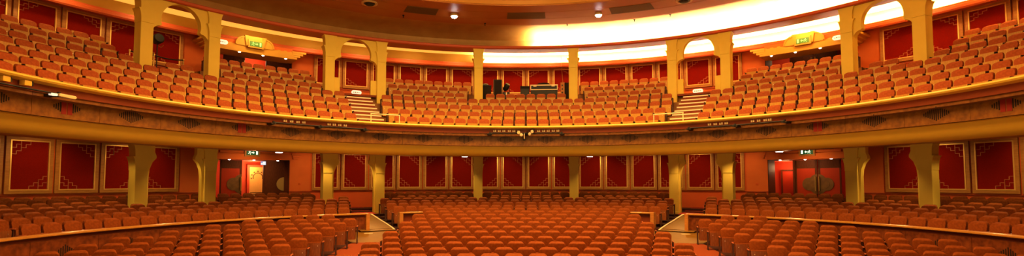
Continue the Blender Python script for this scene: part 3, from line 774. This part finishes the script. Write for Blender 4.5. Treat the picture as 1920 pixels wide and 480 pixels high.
# ------------------------------------------------------------------ equipment behind the balcony centre
zp = 4.37
def bx(t, nm, m, *d, bevel=.01):
    b = MB(); b.box(*d); return b.build(nm, m, t, bevel=bevel)
t = thing('loudspeaker', 'black upright loudspeaker behind the centre balcony seats, left of the flight cases', 'loudspeaker', 17.55, -5.1, zp)
bx(t, 'cabinet', 'black', -.22, .22, -.2, .2, .06, 1.32); bx(t, 'front_grille', 'black_cloth', -.19, .19, -.215, -.19, .12, 1.27)
bx(t, 'base', 'black', -.24, .24, -.22, .22, 0, .06); bx(t, 'side_rail', 'vent_grey', -.25, -.225, -.22, .2, .06, 1.32)
t = thing('equipment_rack', 'low black draped equipment desk beside the left centre balcony column', 'rack', 17.5, -7.35, zp)
bx(t, 'desk_body', 'black_cloth', -.32, .30, -.3, .28, 0, .92); bx(t, 'desk_top', 'black', -.34, .32, -.32, .3, .92, .96)
b = MB(); b.rev([(.20, 0), (.20, .06), (.12, .13), (.03, .15)], 16, Matrix.Translation((0, 0, .96))); b.build('covered_lamp', 'black', t)
t = thing('moving_head_light', 'tilted black moving-head light beside the loudspeaker on the balcony', 'spotlight', 17.5, -3.6, zp)
bx(t, 'base', 'black', -.2, .2, -.18, .18, 0, .62)
b = MB(); b.rev([(.08, -.22), (.14, -.12), (.15, .12), (.12, .2)], 14, Matrix.Translation((.02, 0, .92)) @ Matrix.Rotation(.5, 4, 'Y') @ Matrix.Rotation(.5, 4, 'X')); b.build('lamp_head', 'black', t)
for x in (-.17, .17):
    bx(t, 'yoke_arm', 'black', x-.02, x+.02, -.05, .05, .6, .95)
bx(t, 'control_display', 'cream_metal', -.02, .05, -.19, -.17, .45, .6, bevel=0)
t = thing('equipment_case', 'small black equipment case between loudspeaker and long flight case', 'case', 17.5, -.15, zp)
bx(t, 'case_body', 'black', -.25, .25, -.25, .25, 0, .80, bevel=.02); bx(t, 'lid', 'black_cloth', -.26, .26, -.26, .26, .80, .94, bevel=.03)
t = thing('flight_case', 'long black flight case with cream edges behind the balcony centre seats', 'case', 17.5, 3.35, zp)
bx(t, 'case_body', 'black', -.74, .74, -.28, .28, 0, .96)
b = MB()
for z0, z1 in ((.94, 1.0), (.70, .75)): b.box(-.76, .76, -.30, .30, z0, z1)
for x in (-.76, .71): b.box(x, x+.05, -.30, -.27, .72, .97)
b.build('edge_trim', 'cream_metal', t)
for x in (-.5, .5): bx(t, 'corner_latch', 'cream_metal', x-.09, x+.09, -.31, -.28, .89, .97)
b = MB(); b.prism([(-.45, 1.0), (.35, 1.0), (.25, 1.10), (0, 1.14), (-.3, 1.10)], -.2, .2); b.build('folded_cover', 'black_cloth', t)
t = thing('control_box', 'yellowish control box with tall cable beside the right centre balcony column', 'control box', 17.5, 7.15, zp)
bx(t, 'box_body', 'frame_wood', -.24, -.02, -.2, .2, .3, 1.12); bx(t, 'box_back', 'black_cloth', -.02, .22, -.2, .2, 0, 1.1)
bx(t, 'stand', 'black', -.2, -.1, -.1, .1, 0, .3)
for z in (.55, .75, .95): bx(t, 'knob', 'black', -.18, -.10, -.23, -.19, z-.04, z+.04, bevel=0)
b = MB(); b.tube([(-.12, 0, 1.1), (-.16, .02, 1.6), (-.2, .03, 2.2), (-.22, .02, 2.7)], .012, 6); b.build('cable', 'brass', t)

# rope barrier and lamp in the left arch, small rails
for i, ph in enumerate((-61.0, -58.2, -54.6)):
    t = thing('barrier_post', 'slim brass rope-barrier post in the left balcony passage, %s from the left' % ORD[i+1], 'barrier post', 18.3, ph, zp, 'barrier posts')
    b = MB(); b.rev([(.14, 0), (.14, .02), (.03, .05)], 14); b.build('base', 'brass', t)
    b = MB(); b.rev([(.026, .03), (.026, .92), (.04, .93), (.04, .98), (.015, 1.0)], 10); b.build('post', 'brass', t)
for i, (pa, pb) in enumerate(((-61, -58.2), (-58.2, -54.6))):
    b = MB(); n = 8; pts = []
    for k in range(n+1):
        u = k/n; pts.append(Vector(P(18.3, pa+(pb-pa)*u, zp+.94-.10*4*u*(1-u)*.6)))
    b.tube(pts, .028, 6); o = b.build('barrier_rope', 'black_cloth'); tag(o, 'dark rope sagging between barrier posts in left balcony passage, %s length' % ('left' if i == 0 else 'right'), 'rope', 'barrier ropes')
t = thing('followspot', 'black spotlight on a stand beside the far left balcony column', 'spotlight', 18.9, -57.1, zp)
b = MB(); b.tube([(0, 0, 0), (0, 0, 1.62)], .025); b.build('stand', 'black', t)
for k in range(3):
    a = 2*math.pi*k/3; b = MB(); b.tube([(0, 0, .3), (.3*math.cos(a), .3*math.sin(a), .01)], .015, 6); b.build('leg', 'black', t)
b = MB(); b.rev([(.10, -.18), (.20, -.14), (.22, .12), (.18, .2)], 16, Matrix.Translation((0, -.02, 1.78)) @ Matrix.Rotation(R_(80), 4, 'X')); b.build('lamp_head', 'black', t)
b = MB(); b.tube([(.0, 0, 1.5), (.14, -.05, 1.45), (.2, -.1, 1.55)], .012, 6); b.build('handle', 'brass', t)
for s, nm in ((-1, 'left'), (1, 'right')):
    t = thing('aisle_handrail', 'short brass handrail at the top seats of the %s outer balcony' % nm, 'handrail', 18.9, s*65.3, 5.0, 'aisle handrails')
    b = MB(); b.tube([(-s*.3, 0, .55), (-s*.3, 0, .62), (s*.35, .0, .75)], .02, 6); b.build('top_bar', 'cream_metal', t)
    b = MB(); b.box(s*.30-.05, s*.30+.05, -.03, .03, 0, .78); b.build('post', 'rail_wood', t)
    t = thing('exit_handrail', 'short pale handrail by the %s balcony exit doors' % nm, 'handrail', 19.2, s*(49.2 if s < 0 else 47.6), 4.86, 'exit handrails')
    b = MB(); b.tube([(-.45, 0, .75), (.45, 0, .85)], .02, 6); b.build('top_bar', 'cream_metal', t)
    for x in (-.43, .43):
        b = MB(); b.tube([(x, 0, 0), (x, 0, .8+.11*x)], .018, 6); b.build('post', 'cream_metal', t)
for s, nm in ((-1, 'left'), (1, 'right')):       # wall switch plates, paper sheets
    t = thing('switch_plate', 'small red switch plate on the orange wall by the %s stalls exit' % nm, 'switch', 19.76, s*37.0, -.15, 'switch plates')
    bx(t, 'plate', 'wall_red', -.06, .06, -.02, .02, 0, .10, bevel=.006); bx(t, 'button', 'wall_orange', -.02, .02, -.03, -.01, .03, .07, bevel=.004)
    b = MB(); b.box(-.16, .16, -.1, .1, 0, .012); o = b.build('paper_sheet', 'nosing'); o.location = (s*6.2, 21.0, Z0-2.02); tag(o, 'white sheet lying on the floor by the %s stalls gate post' % nm, 'paper', 'paper sheets')
t = thing('folded_coat', 'crumpled tan cloth lying over a far left rear stalls seat', 'cloth', 18.55, -59.4, REAR_F[6]+.88)
b = MB(); b.prism([(-.3,-.06),(.3,-.06),(.32,.0),(.22,.05),(.1,.03),(-.05,.06),(-.2,.03),(-.3,.04)], -.1, .1); b.build('cloth', 'ceiling_gold', t, bevel=.015)

# ------------------------------------------------------------------ lights
def cove_lamp(r, z, p0, p1, n, e, tilt, spread=170):
    for i in range(n):
        ph = p0+(p1-p0)*(i+.5)/n
        l = bpy.data.lights.new('cove_lamp', 'AREA'); l.shape = 'RECTANGLE'; l.size = r*R_((p1-p0)/n)*.97; l.size_y = .06
        l.energy = e*l.size; l.color = (1, .84, .58); l.spread = R_(spread)
        o = bpy.data.objects.new('cove_lamp', l); COL.objects.link(o); o.location = P(r, ph, z)
        o.rotation_euler = (Matrix.Rotation(-R_(ph), 4, 'Z') @ Matrix.Rotation(math.pi-R_(tilt), 4, 'X')).to_euler()
cove_lamp(16.72, 7.33, 1.2, 78, 12, 125, 24)
cove_lamp(19.25, 6.99, -8.2, 74, 12, 120, -10)
def area(nm, loc, aim, sx, sy, e, col):
    l = bpy.data.lights.new(nm, 'AREA'); l.shape = 'RECTANGLE'; l.size = sx; l.size_y = sy; l.energy = e; l.color = col
    o = bpy.data.objects.new(nm, l); COL.objects.link(o); o.location = loc
    o.rotation_euler = (Vector(aim)-Vector(loc)).to_track_quat('-Z', 'Y').to_euler()
    return o
WARM = (1, .66, .25)
area('house_light', (0, 17, Z0+7.9), (0, 17.5, 0), 15, 8, 2250, WARM)
area('front_house_light', (0, -1, Z0+8.5), (0, 24, Z0+4), 14, 3, 760, WARM)
area('stage_side_fill', (0, -5, Z0+1.5), (0, 22, Z0+2.5), 18, 4, 300, (1, .70, .28))  # added fill from the stage side for cove, panels and seat fronts
area('low_front_fill', (0, 8.2, .12), (0, 24, Z0+2.6), 13, .5, 700, (1, .70, .28))  # added unseen low fill, brightens balcony front and cove past the seat rows
area('dome_uplight', (0, 10, Z0+8.15), (0, 10.01, Z0+20), 15, 13, 3000, (1, .68, .26))
def spotl(nm, loc, aim, e, col, ang, blend=.6, size=.15):
    l = bpy.data.lights.new(nm, 'SPOT'); l.energy = e; l.color = col; l.spot_size = R_(ang); l.spot_blend = blend; l.shadow_soft_size = size
    o = bpy.data.objects.new(nm, l); COL.objects.link(o); o.location = loc
    o.rotation_euler = (Vector(aim)-Vector(loc)).to_track_quat('-Z', 'Y').to_euler()
for ph in (-78, -68, -58, -45, -36, -28, -20, -11.8, -4, 4, 12.3, 20, 28, 36, 45, 58, 68, 78):
    spotl('soffit_spot', P(16.0, ph, 1.25), P(15.0, ph, -2), 150, (1, .62, .22), 115)
    spotl('wall_washer', P(18.0, ph, 1.45), P(19.8, ph, -.25), 95, (1, .62, .22), 125, .9)
    spotl('balcony_washer', P(17.9, ph, 7.3), P(19.3, ph, 4.8), 80, (1, .68, .28), 150)
for ph in (0, 17.7, 30.9, 44.2, 57.5, 67.5, 77):
    for sg in ((-1, 1) if ph else (1,)):
        l = bpy.data.lights.new('bay_lamp', 'SPOT'); l.spot_size = R_(168); l.spot_blend = .3; l.energy = 44; l.color = (1, .66, .22); l.shadow_soft_size = .12
        o = bpy.data.objects.new('bay_lamp', l); COL.objects.link(o); o.location = P(16.9, sg*ph, .95)
for ph in range(-60, 61, 20):
    l = bpy.data.lights.new('dome_lamp', 'POINT'); l.energy = 40; l.color = (1, .70, .28); l.shadow_soft_size = .2
    o = bpy.data.objects.new('dome_lamp', l); COL.objects.link(o); o.location = P(10.0, ph, 8.22)
w = bpy.data.worlds.new('world'); w.use_nodes = True; S.world = w
w.node_tree.nodes['Background'].inputs[0].default_value = (1, .58, .2, 1); w.node_tree.nodes['Background'].inputs[1].default_value = .10
S.view_settings.view_transform = 'Standard'; S.view_settings.look = 'None'; S.view_settings.exposure = -.12; S.view_settings.gamma = .9
S.cycles.use_denoising = True
S.cycles.max_bounces = 6; S.cycles.sample_clamp_indirect = 6
for v in SEATP.values():
    for o in v: bpy.data.objects.remove(o)
